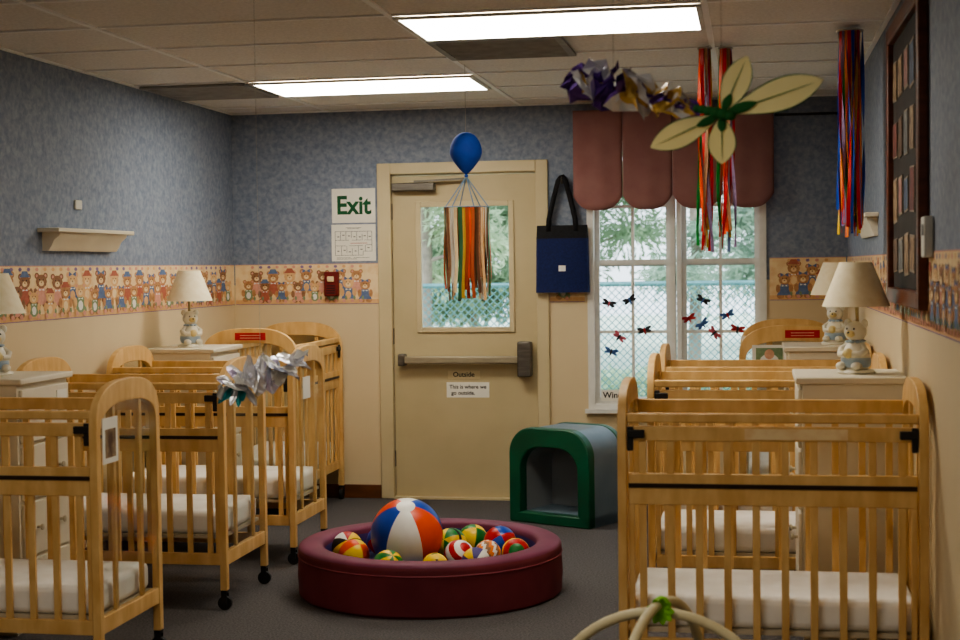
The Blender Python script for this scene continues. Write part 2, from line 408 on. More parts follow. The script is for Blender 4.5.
bxr(l,gx0-k,gx0+.006,D+.008,D+.02,gz0-k,gz1+k); bxr(l,gx1-.006,gx1+k,D+.008,D+.02,gz0-k,gz1+k); bxr(l,gx0+.006,gx1-.006,D+.008,D+.02,gz0-k,gz0+.006); bxr(l,gx0+.006,gx1-.006,D+.008,D+.02,gz1-.006,gz1+k)
l.build('glazing_frame',M['frame'],door,bevel=.004)
l=MB(); bxr(l,gx0,gx1,D+.04,D+.045,gz0,gz1); l.build('pane',M['glass'],door)
l=MB(); bxr(l,-2.165,-1.40,D-.055,D-.015,.85,.895); bar=l.build('crash_bar',M['barpaint'],door,bevel=.008)
l=MB(); bxr(l,-2.175,-2.13,D-.06,D+.02,.835,.91); bxr(l,-1.42,-1.335,D-.065,D+.02,.77,.985); l.build('bar_housing',M['steel'],door,bevel=.008)
l=MB(); bxr(l,-2.20,-1.93,D-.05,D+.02,1.925,1.975); cl=l.build('door_closer',M['steel'],door,bevel=.006)
l=MB(); l.box(0,.33,-.012,.012,0,.012,M=T(-2.06-dcx,-.03,1.977)@rot(0,R(-2),0)); l.build('closer_arm',M['steel'],door)
l=MB(); bxr(l,DX0+.02,DX1-.02,D-.03,D+.12,0,.012); l.build('threshold',M['frame'],door)
l=MB()
for z in (.25,1.02,1.8): l.cyl((LX0-.005-dcx,.012,z-.05),(LX0-.005-dcx,.012,z+.05),.008)
l.build('hinge',M['steel'],door)

# windows: two double-hung sashes
def window(name,x0,x1):
    t=bpy.data.objects.new(name,None); C.objects.link(t); t.location=((x0+x1)/2,D,WZ0); struct(t)
    hw=(x1-x0)/2; h=WZ1-WZ0
    f=MB(); k=.028
    f.box(-hw,-hw+k,-.012,.11,0,h).box(hw-k,hw,-.012,.11,0,h).box(-hw+k,hw-k,-.012,.11,0,k).box(-hw+k,hw-k,-.012,.11,h-k,h)
    f.build('window_frame',M['winframe'],t)
    zm=.89
    for nm,za,zb,y in (('lower_sash',k,zm+.02,.03),('upper_sash',zm-.02,h-k,.065)):
        s=MB(); a=hw-k; q=.03
        s.box(-a,-a+q,y,y+.03,za,zb).box(a-q,a,y,y+.03,za,zb).box(-a+q,a-q,y,y+.03,za,za+q+.01).box(-a+q,a-q,y,y+.03,zb-q,zb)
        s.box(-.009,.009,y+.004,y+.024,za+q+.01,zb-q)
        zz=(za+zb)/2; s.box(-a+q,-.009,y+.004,y+.024,zz-.009,zz+.009).box(.009,a-q,y+.004,y+.024,zz-.009,zz+.009)
        so=s.build(nm,M['winframe'],t)
        MB().box(-a+q,a-q,y+.012,y+.016,za+q+.01,zb-q).build('pane',M['glass'],so)
    return t
wm=(WX0+WX1)/2
window('window_1',WX0,wm-.004); window('window_2',wm+.004,WX1)
one('trim_7',(WX0-.03,WX1+.03,D-.045,D-.012,WZ0-.025,WZ0),M['winframe'])
tr=MB().box(WX0-.012,WX0,D-.012,D,WZ0,WZ1).box(WX1,WX1+.012,D-.012,D,WZ0,WZ1); struct(tr.build('trim_8',M['winframe']))

# ------------------------------------------------------------------ text
def text(name,s,size,mat,parent,loc,rotv,bold=0):
    cu=bpy.data.curves.new(name,'FONT'); cu.body=s; cu.size=size; cu.extrude=.0004; cu.offset=bold; cu.align_x='CENTER'; cu.align_y='CENTER'
    o=bpy.data.objects.new('tmp',cu); C.objects.link(o)
    bpy.context.view_layer.update(); dg=bpy.context.evaluated_depsgraph_get()
    me=bpy.data.meshes.new_from_object(o.evaluated_get(dg)); bpy.data.objects.remove(o)
    me.materials.clear(); me.materials.append(mat); me.name=name
    t=bpy.data.objects.new(name,me); C.objects.link(t); t.parent=parent; t.location=loc; t.rotation_euler=rotv
    return t
UP=(R(90),0,0)
def sheet(name,label,cat,x,z,w,h,mat,y=D,group=None):
    t=thing(name,label,cat,(x,y,z),0,group)
    MB().box(-w/2,w/2,-.003,0,0,h).build('paper_sheet',mat,t)
    return t
t=sheet('exit_sign','white paper sign reading Exit in bold green letters','sign',-2.457,1.735,.28,.215,M['paper'])
tx=text('lettering','Exit',.160,M['green_ink'],t,(0,-.004,.105),UP,.0042); tx.scale=(.9,1,1)
t=sheet('evacuation_map','white sheet with a printed floor plan below the green lettered sign','poster',-2.46,1.495,.285,.23,M['paper'])
m=MB()
def hl(x0,x1,z): m.box(x0,x1,-.0045,-.003,z,z+.0025)
def vl(x,z0,z1): m.box(x,x+.0025,-.0045,-.003,z0,z1)
hl(-.12,.12,.185); hl(-.12,.06,.035); hl(.06,.12,.06); vl(-.12,.035,.185); vl(.1175,.06,.185); vl(.06,.035,.06)
hl(-.12,-.03,.13); hl(-.01,.05,.13); hl(.07,.12,.13); hl(-.12,-.05,.095); hl(-.03,.06,.095); hl(.08,.12,.1)
for x,a_,b_ in ((-.085,.13,.185),(-.05,.13,.185),(-.015,.145,.185),(.02,.13,.185),(.055,.13,.17),(.09,.13,.185),(-.08,.035,.095),(-.045,.05,.095),(-.01,.035,.08),(.03,.035,.095),(.075,.06,.1)): vl(x,a_,b_)
for x,z in ((-.10,.15),(-.066,.16),(-.03,.155),(.005,.15),(.04,.148),(.072,.155),(.104,.15),(-.1,.06),(-.06,.065),(-.026,.055),(.012,.06),(.05,.07),(.095,.08)): m.box(x-.006,x+.008,-.0045,-.003,z,z+.006)
hl(-.05,.05,.208); hl(-.04,.04,.202); hl(-.11,-.02,.02); hl(.0,.1,.02); hl(-.11,.02,.012)
m.build('floor_plan',M['grey_ink'],t)
m=MB().tube([(-.02,-.004,.112),(.0,-.004,.112),(.06,-.004,.112),(.09,-.004,.112)],.002,6); m.build('route_line',M['border_red'],t)
t=sheet('outside_sign','small tan strip on the door reading Outside','sign',-1.77,.752,.20,.05,M['paper_tan'],D+.02)
text('lettering','Outside',.042,M['ink'],t,(0,-.004,.026),UP,.0006)
t=sheet('sentence_sign','small white strip on the door with two lines about going outside','sign',-1.745,.635,.27,.095,M['paper'],D+.02)
text('lettering','This is where we',.034,M['ink'],t,(0,-.004,.066),UP,.0006)
text('lettering','go outside.',.034,M['ink'],t,(-.03,-.004,.028),UP,.0006)
t=sheet('window_sign','white strip with black lettering at the foot of the left window','sign',-.815,.615,.20,.07,M['paper'],D+.029)
text('lettering','Window',.052,M['ink'],t,(.004,-.004,.035),UP,.001)

# fire alarm
t=thing('fire_alarm','dull red fire alarm horn on the teddy bear border left of the door','alarm',(-2.60,D,1.275))
MB().box(-.044,.044,-.05,0,0,.155).build('housing',M['alarm'],t,bevel=.008)
MB().box(-.022,.022,-.06,-.05,.092,.126).build('strobe',M['cream'],t,bevel=.006)
a=MB()
for k in range(4): a.box(-.028,.028,-.0525,-.0495,.018+.015*k,.024+.015*k)
a.build('grille',M['ink'],t)

# tote bag on a hook
t=thing('tote_bag','navy blue tote bag with black top band and long black handles hanging by the window','bag',(-1.135,D-.03,1.285))
def bagpart(z0,z1,name,mat,wid0,wid1):
    mb=MB(); n=12; vs=[];fs=[]; rows=5
    for j in range(rows+1):
        z=z0+(z1-z0)*j/rows; u=(z/.41); wd=wid0+(wid1-wid0)*j/rows; th=.045*(1-u)**.6*.9+.008
        for k in range(n):
            a_=2*PI*k/n; ca,sa=math.cos(a_),math.sin(a_)
            vs.append((wd*abs(ca)**.4*(1 if ca>0 else -1), -.012+min(th,.03)*abs(sa)**.7*(1 if sa>0 else -1), z))
    for j in range(rows):
        for k in range(n): fs.append((j*n+k,j*n+(k+1)%n,(j+1)*n+(k+1)%n,(j+1)*n+k))
    fs.append(tuple(range(n-1,-1,-1)))
    if name=='top_band': fs.append(tuple(rows*n+k for k in range(n)))
    mb.add(vs,fs); return mb.build(name,mat,t)
bagpart(0,.33,'bag_body',M['tote'],.165,.16); bagpart(.33,.41,'top_band',M['toteblack'],.16,.155)
for y in (-.026,.004):
    hb=MB(); pts=[(-.085,y,.36),(-.08,y,.45),(-.05,y,.58),(-.02,y,.69),(0,y,.715),(.02,y,.69),(.05,y,.58),(.08,y,.45),(.085,y,.36)]
    vs=[];fs=[]
    for i,p in enumerate(pts):
        vs+=[(p[0]-.014,p[1],p[2]-.004),(p[0]+.014,p[1],p[2]+.004)]
    fs=[(2*i,2*i+1,2*i+3,2*i+2) for i in range(len(pts)-1)]
    hb.add(vs,fs); hb.build('handle',M['toteblack'],t,solid=.005)
MB().box(-.02,.022,-.05,-.044,.13,.165).build('logo_patch',M['white'],t)
t=thing('wall_hook','small metal hook holding the blue tote bag','hook',(-1.135,D,1.97))
MB().tube([(0,0,.0),(0,-.02,0),(0,-.05,-.005),(0,-.055,.02)],.005).build('hook_arm',M['steel'],t)
MB().box(-.012,.012,-.004,0,-.02,.03).build('hook_plate',M['steel'],t)

# valance
t=thing('window_valance','mauve brown fabric valance with four scalloped panels over the window','valance',((-1.06+.135)/2,D,1.78))
n=4; W_=1.195; pw=W_/n
for i in range(n):
    x0=-W_/2+i*pw; mb=MB(); nu,nv=20,14; vs=[];fs=[]
    for a_ in range(nu+1):
        u=a_/nu; bot=.085*(abs(2*u-1)**3.2)
        for c_ in range(nv+1):
            v=c_/nv; z=bot+(.60-bot)*v
            bul=.078+.018*math.sin(PI*u)**.6+.003*math.sin(u*14+i)*(1-v)
            vs.append((x0+.0015+(pw-.003)*u,-bul,z))
    for a_ in range(nu):
        for c_ in range(nv): fs.append((a_*(nv+1)+c_,(a_+1)*(nv+1)+c_,(a_+1)*(nv+1)+c_+1,a_*(nv+1)+c_+1))
    mb.add(vs,fs); mb.build('scallop_panel',M['valance'],t,solid=.004)
MB().box(-W_/2,W_/2,-.075,0,.585,.605).build('mounting_board',M['valance'],t)
t2=MB().cyl((.14,D-.06,2.325),(.50,D-.06,2.325),.008).cyl((.50,D-.06,2.325),(.50,D,2.325),.008)
tag(t2.build('curtain_rod',M['black']),'thin dark curtain rod sticking out right of the mauve valance','rod')

# window stickers: small chunky dragonfly cutouts
def ell(cx,cz,a_,b_,ang,n=12):
    ca,sa=math.cos(ang),math.sin(ang)
    return [(cx+a_*math.cos(2*PI*k/n)*ca-b_*math.sin(2*PI*k/n)*sa, cz+a_*math.cos(2*PI*k/n)*sa+b_*math.sin(2*PI*k/n)*ca) for k in range(n)]
def sticker(x,z,c1,c2,a_,label):
    t=thing('window_sticker',label,'sticker',(x,D+.03,z),0,'dragonfly window stickers'); t.scale=(.88,1,.88)
    Mr=rot(0,a_,0)
    for s in (-1,1):
        MB().prism(ell(s*.026,.010,.026,.0115,s*.32),-.0025,0,M=Mr).build('wing',c1,t)
        MB().prism(ell(s*.023,-.008,.023,.0105,s*-.26),-.0025,0,M=Mr).build('wing',c1,t)
    MB().prism(ell(0,-.006,.028,.007,R(90)),-.0035,0,M=Mr).build('body',c2,t)
sticker(-.86,1.215,M['sgrey'],M['spink'],.3,'black dragonfly sticker with pink body high on the left window, left pane')
sticker(-.735,1.235,M['sgrey'],M['sblue'],-.5,'black tilted dragonfly sticker with blue body high on the left window, right pane')
sticker(-.80,1.01,M['spink'],M['sgrey'],.7,'pink dragonfly sticker low on the left window, left pane')
sticker(-.645,1.05,M['sgrey'],M['sred'],-.2,'black and red dragonfly sticker low on the left window, right pane')
sticker(-.85,.92,M['sblue'],M['sgrey'],.3,'blue dragonfly sticker lowest on the left window')
sticker(-.375,1.12,M['sred'],M['sred'],-.4,'all red dragonfly sticker on the right window, left pane')
sticker(-.29,1.23,M['sgrey'],M['sblue'],.5,'black and blue dragonfly sticker highest on the right window')
sticker(-.145,1.14,M['sblue'],M['sred'],-.4,'blue dragonfly sticker with red body on the right window, right pane')
sticker(-.225,1.03,M['spink'],M['sgrey'],.9,'pink and black dragonfly sticker lowest on the right window')
sticker(-.085,1.055,M['sred'],M['sgrey'],.2,'red dragonfly sticker with black body rightmost on the right window')
sticker(-.295,1.085,M['sblue'],M['sblue'],-.7,'all blue dragonfly sticker in the middle of the right window, left pane')

# ------------------------------------------------------------------ cribs
L_,W_c=.97,.56
def supe(hw,zs,zt,n=2.7,N=20):
    out=[]
    for k in range(N+1):
        a_=PI*k/N; c_,s_=-math.cos(a_),math.sin(a_)
        out.append((hw*math.copysign(abs(c_)**(2/n),c_), zs+(zt-zs)*abs(s_)**(2/n)))
    return out
RZ90=rot(0,0,R(90))
PW=.034
def end_mb(x):
    mb=MB(); hw=W_c/2
    outer=[(-hw,.085)]+supe(hw,.90,1.065)+[(hw,.085)]
    inner=[(-hw+PW,.085)]+supe(hw-PW,.875,.985)+[(hw-PW,.085)]
    Mx=T(x,0,0)@RZ90
    mb.band(outer,inner,-.0145,.0145,M=Mx)
    hi=hw-PW
    mb.box(-.012,.012,-hi,hi,.19,.25,M=T(x,0,0))
    for y in (-.115,.115):
        zt=.875+.11*(1-abs(y/hi)**2.7)**(1/2.7)
        mb.box(-.007,.007,y-.0115,y+.0115,.25,zt+.006,M=T(x,0,0))
    return mb
def clear_mb(x,side):        # clear acrylic sheet set in the end frame
    hi=W_c/2-PW
    poly=[(-hi,.25)]+supe(hi,.875,.985)+[(hi,.25)]
    return MB().prism(poly,-.002,.002,M=T(x+side*.0095,0,0)@RZ90)
def make_crib():
    t=thing('crib','','crib')
    xe=L_/2-.0145
    for x in (-xe,xe):
        eo=end_mb(x).build('end_panel',M['wood'],t,bevel=.003)
        clear_mb(x,1 if x>0 else -1).build('clear_sheet',M['acrylic'],eo)
    xi=xe-.0145
    # fold-down gate on the -y side
    y=-W_c/2+.028
    MB().box(-xi,xi,y-.014,y+.014,.940,.970).build('top_rail',M['wood'],t,bevel=.005)
    g=MB()
    g.box(-xi+.005,xi-.005,y-.011,y+.011,.882,.928).box(-xi+.005,xi-.005,y-.011,y+.011,.675,.775).box(-xi+.005,xi-.005,y-.011,y+.011,.19,.24)
    ns=10
    for k in range(ns):
        x=-xi+.005+(2*xi-.01)*(k+.5)/ns
        g.box(x-.012,x+.012,y-.007,y+.007,.775,.882).box(x-.012,x+.012,y-.007,y+.007,.24,.675)
    for s in (-1,1): g.box(s*(xi-.014)-.009,s*(xi-.014)+.009,y-.0105,y+.0105,.24,.675)
    gate=g.build('folding_gate',M['wood'],t,bevel=.002)
    MB().box(-xi+.005,xi-.005,y-.0145,y-.011,.730,.744).build('hinge_strip',M['strip'],gate)
    for s in (-1,1):
        q=MB().box(s*(xi-.03)-.028,s*(xi-.03)+.028,y-.026,y-.011,.892,.918).box(s*(xi-.012)-.01,s*(xi-.012)+.01,y-.022,y-.011,.85,.928)
        q.build('latch',M['black'],gate,bevel=.003)
    y=W_c/2-.028
    g=MB().box(-xi,xi,y-.014,y+.014,.925,.970).box(-xi,xi,y-.012,y+.012,.19,.24)
    for k in range(ns):
        x=-xi+(2*xi)*(k+.5)/ns; g.box(x-.012,x+.012,y-.007,y+.007,.24,.925)
    g.build('fixed_side',M['wood'],t,bevel=.002)
    MB().box(-xi,xi,-W_c/2+.043,W_c/2-.043,.235,.25).build('mattress_board',M['board'],t)
    for sx in (-1,1):
        for sy in (-1,1):
            q=MB(); cx,cy=sx*xe,sy*(W_c/2-PW/2)
            q.cyl((cx,cy-.009,.03),(cx,cy+.009,.03),.03,n=18)
            q.box(cx-.012,cx+.012,cy-.016,cy-.011,.03,.085).box(cx-.012,cx+.012,cy+.011,cy+.016,.03,.085).box(cx-.012,cx+.012,cy-.016,cy+.016,.072,.086)
            q.build('caster',M['black'],t)
    return t
crib0=make_crib()
mt=MB(); mt.box(-.454,.454,-.232,.232,0,.105)
mat0=mt.build('crib_mattress',M['sheet'])
md=mat0.modifiers.new('bevel','BEVEL'); md.width=.026; md.segments=4
cribs=[(-2.70,5.09,0,'left row maple crib nearest the camera, cut by the left edge'),
 (-2.69,6.32,0,'left row maple crib second from the camera, behind the silver foil ornament'),
 (-2.69,7.30,0,'left row maple crib third from the camera, beside the ball pit'),
 (-2.805,8.60,R(90),'maple crib turned lengthwise in the left rear corner beside the door'),
 (.055,5.10,0,'large maple crib at right front, nearest on the right side'),
 (.055,6.50,0,'right row maple crib directly behind the white lamp dresser'),
 (.055,7.30,0,'right row maple crib third from the front, nearest the window'),
 (.21,8.60,R(90),'maple crib turned lengthwise in the right rear corner under the window')]
mlab=['white sheeted mattress in the left row crib nearest the camera','white sheeted mattress in the second crib of the left row','white sheeted mattress in the third crib of the left row, by the ball pit',
 'white sheeted mattress in the left rear corner crib','white sheeted mattress in the large right front crib','white sheeted mattress in the second crib of the right row','white sheeted mattress in the third crib of the right row','white sheeted mattress in the right rear corner crib']
CR=[]
for i,(x,y,a_,lb) in enumerate(cribs):
    o=crib0 if i==0 else copy_tree(crib0)
    sz=1.05 if a_ else 1
    o.location=(x,y,0); o.rotation_euler=(0,0,a_); o.scale=(1,1,sz); o['label']=lb; o['group']='maple evacuation cribs'; CR.append(o)
    lift={1:.065,2:.065,4:.02}.get(i,0)
    if lift:
        for ch in o.children:
            if ch.name.startswith('mattress_board'): ch.location.z=lift
    q=mat0 if i==0 else mat0.copy()
    if i: C.objects.link(q)
    q.location=(x,y,.2505*sz+lift); q.rotation_euler=(0,0,a_); tag(q,mlab[i],'mattress','crib mattresses')
# cards and stickers fastened to some cribs
o=MB().box(L_/2,L_/2+.003,-.235,-.11,.78,.94).build('name_card',M['paper'],CR[0]); o['label']='white name card with a photo'
MB().box(L_/2+.003,L_/2+.004,-.215,-.13,.80,.90).build('card_photo',M['snap3'],o)
MB().box(L_/2,L_/2+.003,-.12,.0,.80,.91).build('name_card',M['paper'],CR[2])
MB().box(-.08,.24,-W_c/2+.014,-W_c/2+.0168,.888,.922).build('name_strip',M['cream'],CR[4])
for c_ in (CR[3],CR[7]):
    y0=-.10 if c_ is CR[3] else -.143
    s=MB().box(-L_/2-.003,-L_/2,y0,y0+.18,1.0,1.04).build('warning_label',M['red'],c_); s['label']='red warning label'
    q=MB()
    for k in range(2): q.box(-L_/2-.004,-L_/2-.003,y0+.03,y0+.15,1.01+.014*k,1.014+.014*k)
    q.build('label_text',M['pink'],s)
q=MB().box(-L_/2-.004,-L_/2,.03,.21,.845,.965).build('photo_card',M['paper'],CR[7])
pq=lambda u,z,o:(-L_/2-.004-o,u,z)
ph=MB().box(-L_/2-.005,-L_/2-.004,.05,.19,.86,.95)
ph.disc(pq,.12,.885,.05,.035,.0015,1,14); ph.disc(pq,.12,.918,.026,.026,.0022,2,14)
ph.build('card_photo',[M['border_green'],M['white'],M['skin']],q)

# ------------------------------------------------------------------ dressers and lamps
DH=1.03
def make_dresser():     # back against -x, drawers face +x
    t=thing('dresser','','dresser'); w=.22; d0,d1=-.20,.17
    b=MB().box(d0,d1,-w,w,.06,DH-.025).box(d0+.02,d1-.03,-w+.02,w-.02,0,.06); b.build('carcass',M['laminate'],t,bevel=.003)
    MB().box(d0-.005,d1+.025,-w-.012,w+.012,DH-.025,DH).build('top_board',M['laminate'],t,bevel=.005)
    for k in range(4):
        z0=.085+.228*k
        dr=MB().box(d1,d1+.016,-w+.015,w-.015,z0,z0+.215).build('drawer',M['laminate'],t,bevel=.004)
        for yy in (-.1,.1):
            kn=MB(); kn.lathe([(.006,0),(.006,.012),(.013,.018),(.013,.024),(.007,.027)],14,M=T(d1+.016,yy,z0+.11)@rot(0,R(90),0)); kn.build('knob',M['knob'],dr)
    return t
d0=make_dresser()
dl=[(-3.03,5.71,0,'cream white dresser between the two nearest cribs along the left wall'),(-3.02,7.84,0,'cream white dresser against the left wall in front of the rear corner crib'),
    (.35,5.81,R(180),'cream white dresser beside the large front crib on the right'),(.35,7.85,R(180),'cream white dresser at right in front of the rear corner crib')]
for i,(x,y,a_,lb) in enumerate(dl):
    o=d0 if i==0 else copy_tree(d0); o.location=(x,y,0); o.rotation_euler=(0,0,a_); o['label']=lb; o['group']='white dressers with lamps'
def make_lamp():
    t=thing('table_lamp','','lamp')
    MB().lathe([(.068,0),(.072,.006),(.066,.014),(.05,.018)],28).build('base_plate',M['ceramic'],t)
    f=MB()
    f.lathe([(.042,.016),(.052,.03),(.055,.055),(.048,.085),(.034,.112),(.022,.125)],24,mi=0)                # body
    f.lathe([(.0425,.018),(.0528,.03),(.0558,.046),(.0545,.06)],24,mi=1,cap=False)                            # bluish romper
    f.ball((0,-.004,.158),.042,.039,.039,20,12,mi=0)                                                         # head
    f.ball((0,-.04,.15),.019,.016,.014,14,8,mi=2); f.ball((0,-.054,.155),.0045,.004,.004,10,6,mi=3)
    for s in (-1,1):
        f.ball((s*.015,-.039,.169),.0035,.003,.004,10,6,mi=3)
        f.ball((s*.034,.0,.188),.016,.011,.018,12,8,mi=0)                                                    # round ears
        f.tube([(s*.028,-.006,.11),(s*.052,-.018,.088),(s*.042,-.044,.074),(s*.016,-.056,.076)],[.011,.014,.012,.010],10,mi=0)
        f.ball((s*.032,-.05,.03),.019,.028,.016,12,8,mi=0)                                                   # feet
    f.ball((0,-.056,.078),.02,.015,.02,14,10,mi=2)                                                           # parcel held in the arms
    for k in range(8): f.ball((.028*math.cos(k*PI/4),-.002+.028*math.sin(k*PI/4),.121),.011,.011,.006,10,6,mi=1)
    f.build('animal_figure',[M['ceramic'],M['cpale'],M['cyellow'],M['ink']],t)
    MB().cyl((0,.01,.17),(0,.0,.385),.007).build('stem',M['brass'],t)
    s=MB().lathe([(.125,.253),(.06,.418),(.058,.418),(.123,.253)],36,cap=False,closed=True); s.build('lamp_shade',M['shade'],t)
    s=MB().lathe([(.006,.412),(.006,.416)],10)
    s.cyl((0,0,.385),(0,0,.413),.003,n=6)
    for k in range(3): s.cyl((0,0,.414),(.059*math.cos(k*2.094),.059*math.sin(k*2.094),.414),.0018,n=6)
    s.build('shade_spider',M['steel'],t)
    return t
l0=make_lamp()
for i,(x,y,a_,lb) in enumerate([(-3.06,5.70,R(40),'cream shaded animal figure lamp cut by the left edge'),(-3.03,7.80,R(40),'cream shaded animal figure lamp on the left dresser near the rear wall'),
    (.385,5.80,R(-35),'large looking cream shaded animal figure lamp on the right front dresser'),(.42,7.86,R(-20),'small looking cream shaded lamp at right rear, partly behind another shade')]):
    o=l0 if i==0 else copy_tree(l0); o.location=(x,y,DH); o.rotation_euler=(0,0,a_); o['label']=lb; o['group']='animal figure table lamps'
q=MB().box(-2.844,-2.840,5.80,5.89,.87,.96).build('photo_card',[M['paper']]); tag(q,'small photo card stuck on the left front dresser','card')

# ------------------------------------------------------------------ ball pit and balls
PC=Vector((-1.43,6.56,0))
t=thing('ball_pit','round maroon vinyl ball pit on the carpet in the aisle','ball pit',PC)
Ro,Ri=.59,.475
pts=[(Ri,.0),(Ri,.19)]
for k in range(11):
    a_=PI-PI*k/10; c_=math.cos(a_); pts.append(((Ro+Ri)/2+(Ro-Ri)/2*math.copysign(abs(c_)**.6,c_),.195+.034*math.sin(a_)**.6))
pts+=[(Ro,.18),(Ro+.004,.09),(Ro,.012),(Ro-.012,0)]
ms=[1,1]+[2]*9; ms+= [0]*(len(pts)-len(ms))
MB().lathe(pts,72,cap=False,closed=True,mseg=ms).build('ring_wall',[M['pit'],M['pitin'],M['pittop']],t)
MB().lathe([(Ri-.001,.0),(Ri-.001,.10),(Ri-.02,.11)],60).build('floor_cushion',M['pitfloor'],t)
sm=MB(); sm.lathe([(Ro+.0015,.172),(Ro+.005,.177),(Ro+.0015,.182)],72,cap=False); sm.build('seam',M['pit'],t)
def pitpos(lat,dep,z): p=PC+Rv*lat+Fv*dep; return (p.x,p.y,z)
def ballobj(lat,dep,r,mats,pat,rv,label,name='play_ball',z=None,seg=24,rings=16):
    o=MB().ball((0,0,0),r,seg=seg,rings=rings,pat=pat).build(name,mats)
    o.location=pitpos(lat,dep,.1102+r if z is None else z); o.rotation_euler=rv
    return tag(o,label,'ball','balls in the ball pit')
o=ballobj(-.10,-.11,.16,[M['white'],M['orange'],M['blue']],None,(R(28),R(6),0),'large beach ball with broad white, red orange and blue wedges','beach_ball',seg=36,rings=24)
for p in o.data.polygons:
    c_=p.center; k=int(((math.degrees(math.atan2(c_.y,c_.x))-250)%360)/60)
    p.material_index=[0,1,2,0,1,2][k]
    if abs(c_.z)>.154: p.material_index=0
S6=lambda n:(lambda i,k:(k*n//24)%2)
ballobj(-.38,.07,.072,[M['ink'],M['yellow'],M['red'],M['white']],lambda i,k:(k//3)%4,(R(50),R(20),0),'black, yellow, red and white ball at the far left of the pit')
ballobj(-.335,-.105,.070,[M['yellow'],M['orange']],S6(4),(R(40),0,R(50)),'yellow and orange ball left of the beach ball')
ballobj(-.17,-.345,.068,[M['green'],M['yellow']],S6(8),(R(30),R(30),0),'green and yellow ball in front of the beach ball')
ballobj(.09,.11,.074,[M['green'],M['yellow'],M['ink']],lambda i,k:2 if i in (5,10) else (k//4)%2,(R(60),R(-30),0),'green and yellow ball with dark bands right behind the beach ball')
ballobj(.13,-.13,.068,[M['red'],M['white']],lambda i,k:(i//2)%2,(R(30),R(40),0),'red and white ringed ball right of the beach ball')
ballobj(.257,-.055,.060,[M['paper'],M['dkbrown'],M['ltorange']],lambda i,k:((i*2+k)//3)%3,(R(20),R(-60),0),'small white, brown and orange swirled ball')
ballobj(.383,-.06,.064,[M['green'],M['red'],M['yellow']],lambda i,k:(i//3)%3,(R(70),R(40),0),'green, red and yellow banded ball farthest right in the pit')
ballobj(.315,.12,.076,[M['blue'],M['red'],M['white']],lambda i,k:2 if 7<=i<=8 else (k//6)%2,(R(50),R(-20),R(30)),'blue and red ball with a white belt at right rear of the pit')
ballobj(-.235,.25,.07,[M['red'],M['blue']],S6(6),(R(20),R(50),0),'red and blue ball at the left rear of the pit')
ballobj(.03,-.32,.058,[M['yellow'],M['ink']],lambda i,k:1 if (i%4==1 and k%6<2) else 0,(R(70),R(10),R(20)),'yellow ball with black spots at the front of the pit')
ballobj(.205,-.27,.064,[M['pitin'],M['paper'],M['yellow']],lambda i,k:[0,1,0,2][(k//3)%4],(R(80),R(30),R(0)),'purple ball with white and yellow gores at the right front of the pit')
ballobj(.19,.24,.07,[M['yellow'],M['green']],S6(4),(R(30),R(10),R(20)),'yellow and green ball at the back of the pit')

# ------------------------------------------------------------------ tunnel block
t=thing('play_tunnel','green and blue grey vinyl play tunnel block with an arched opening by the door','play tunnel',(-1.03,8.46,0),R(-27))
def arch(hw,h,r,z0=0,N=8):
    p=[(-hw,z0),(-hw,(h-r)*.6+z0*.4)]
    for k in range(N+1):
        a_=PI-PI/2*k/N; p.append((-hw+r+r*math.cos(a_),h-r+r*math.sin(a_)))
    for k in range(N+1):
        a_=PI/2-PI/2*k/N; p.append((hw-r+r*math.cos(a_),h-r+r*math.sin(a_)))
    p+=[(hw,(h-r)*.6+z0*.4),(hw,z0)]
    return p
HW=.265
od=arch(HW,.535,.15); idp=arch(.195,.435,.13,.06)
b=MB(); b.band(od,idp,-.145,.13,0,mo=1,min_=2); b.box(-HW,HW,-.145,.13,0,.06,1)
o=b.build('tunnel_body',[M['tgreen'],M['tgrey'],M['tdark']],t)
f=MB(); f.band(arch(HW+.005,.54,.15,.0),arch(.193,.432,.13,.06),-.21,-.145); f.box(-HW-.005,HW+.005,-.21,-.145,0,.06); f.build('front_frame',M['tgreen'],t,bevel=.008)
f=MB(); f.band(arch(HW+.004,.539,.15,.0),arch(.193,.432,.13,.06),.13,.175); f.box(-HW-.004,HW+.004,.13,.175,0,.06); f.build('rear_trim',M['tgreen'],t,bevel=.006)
MB().prism(arch(.195,.435,.13,.06),.11,.13).build('back_panel',M['tdark'],t)

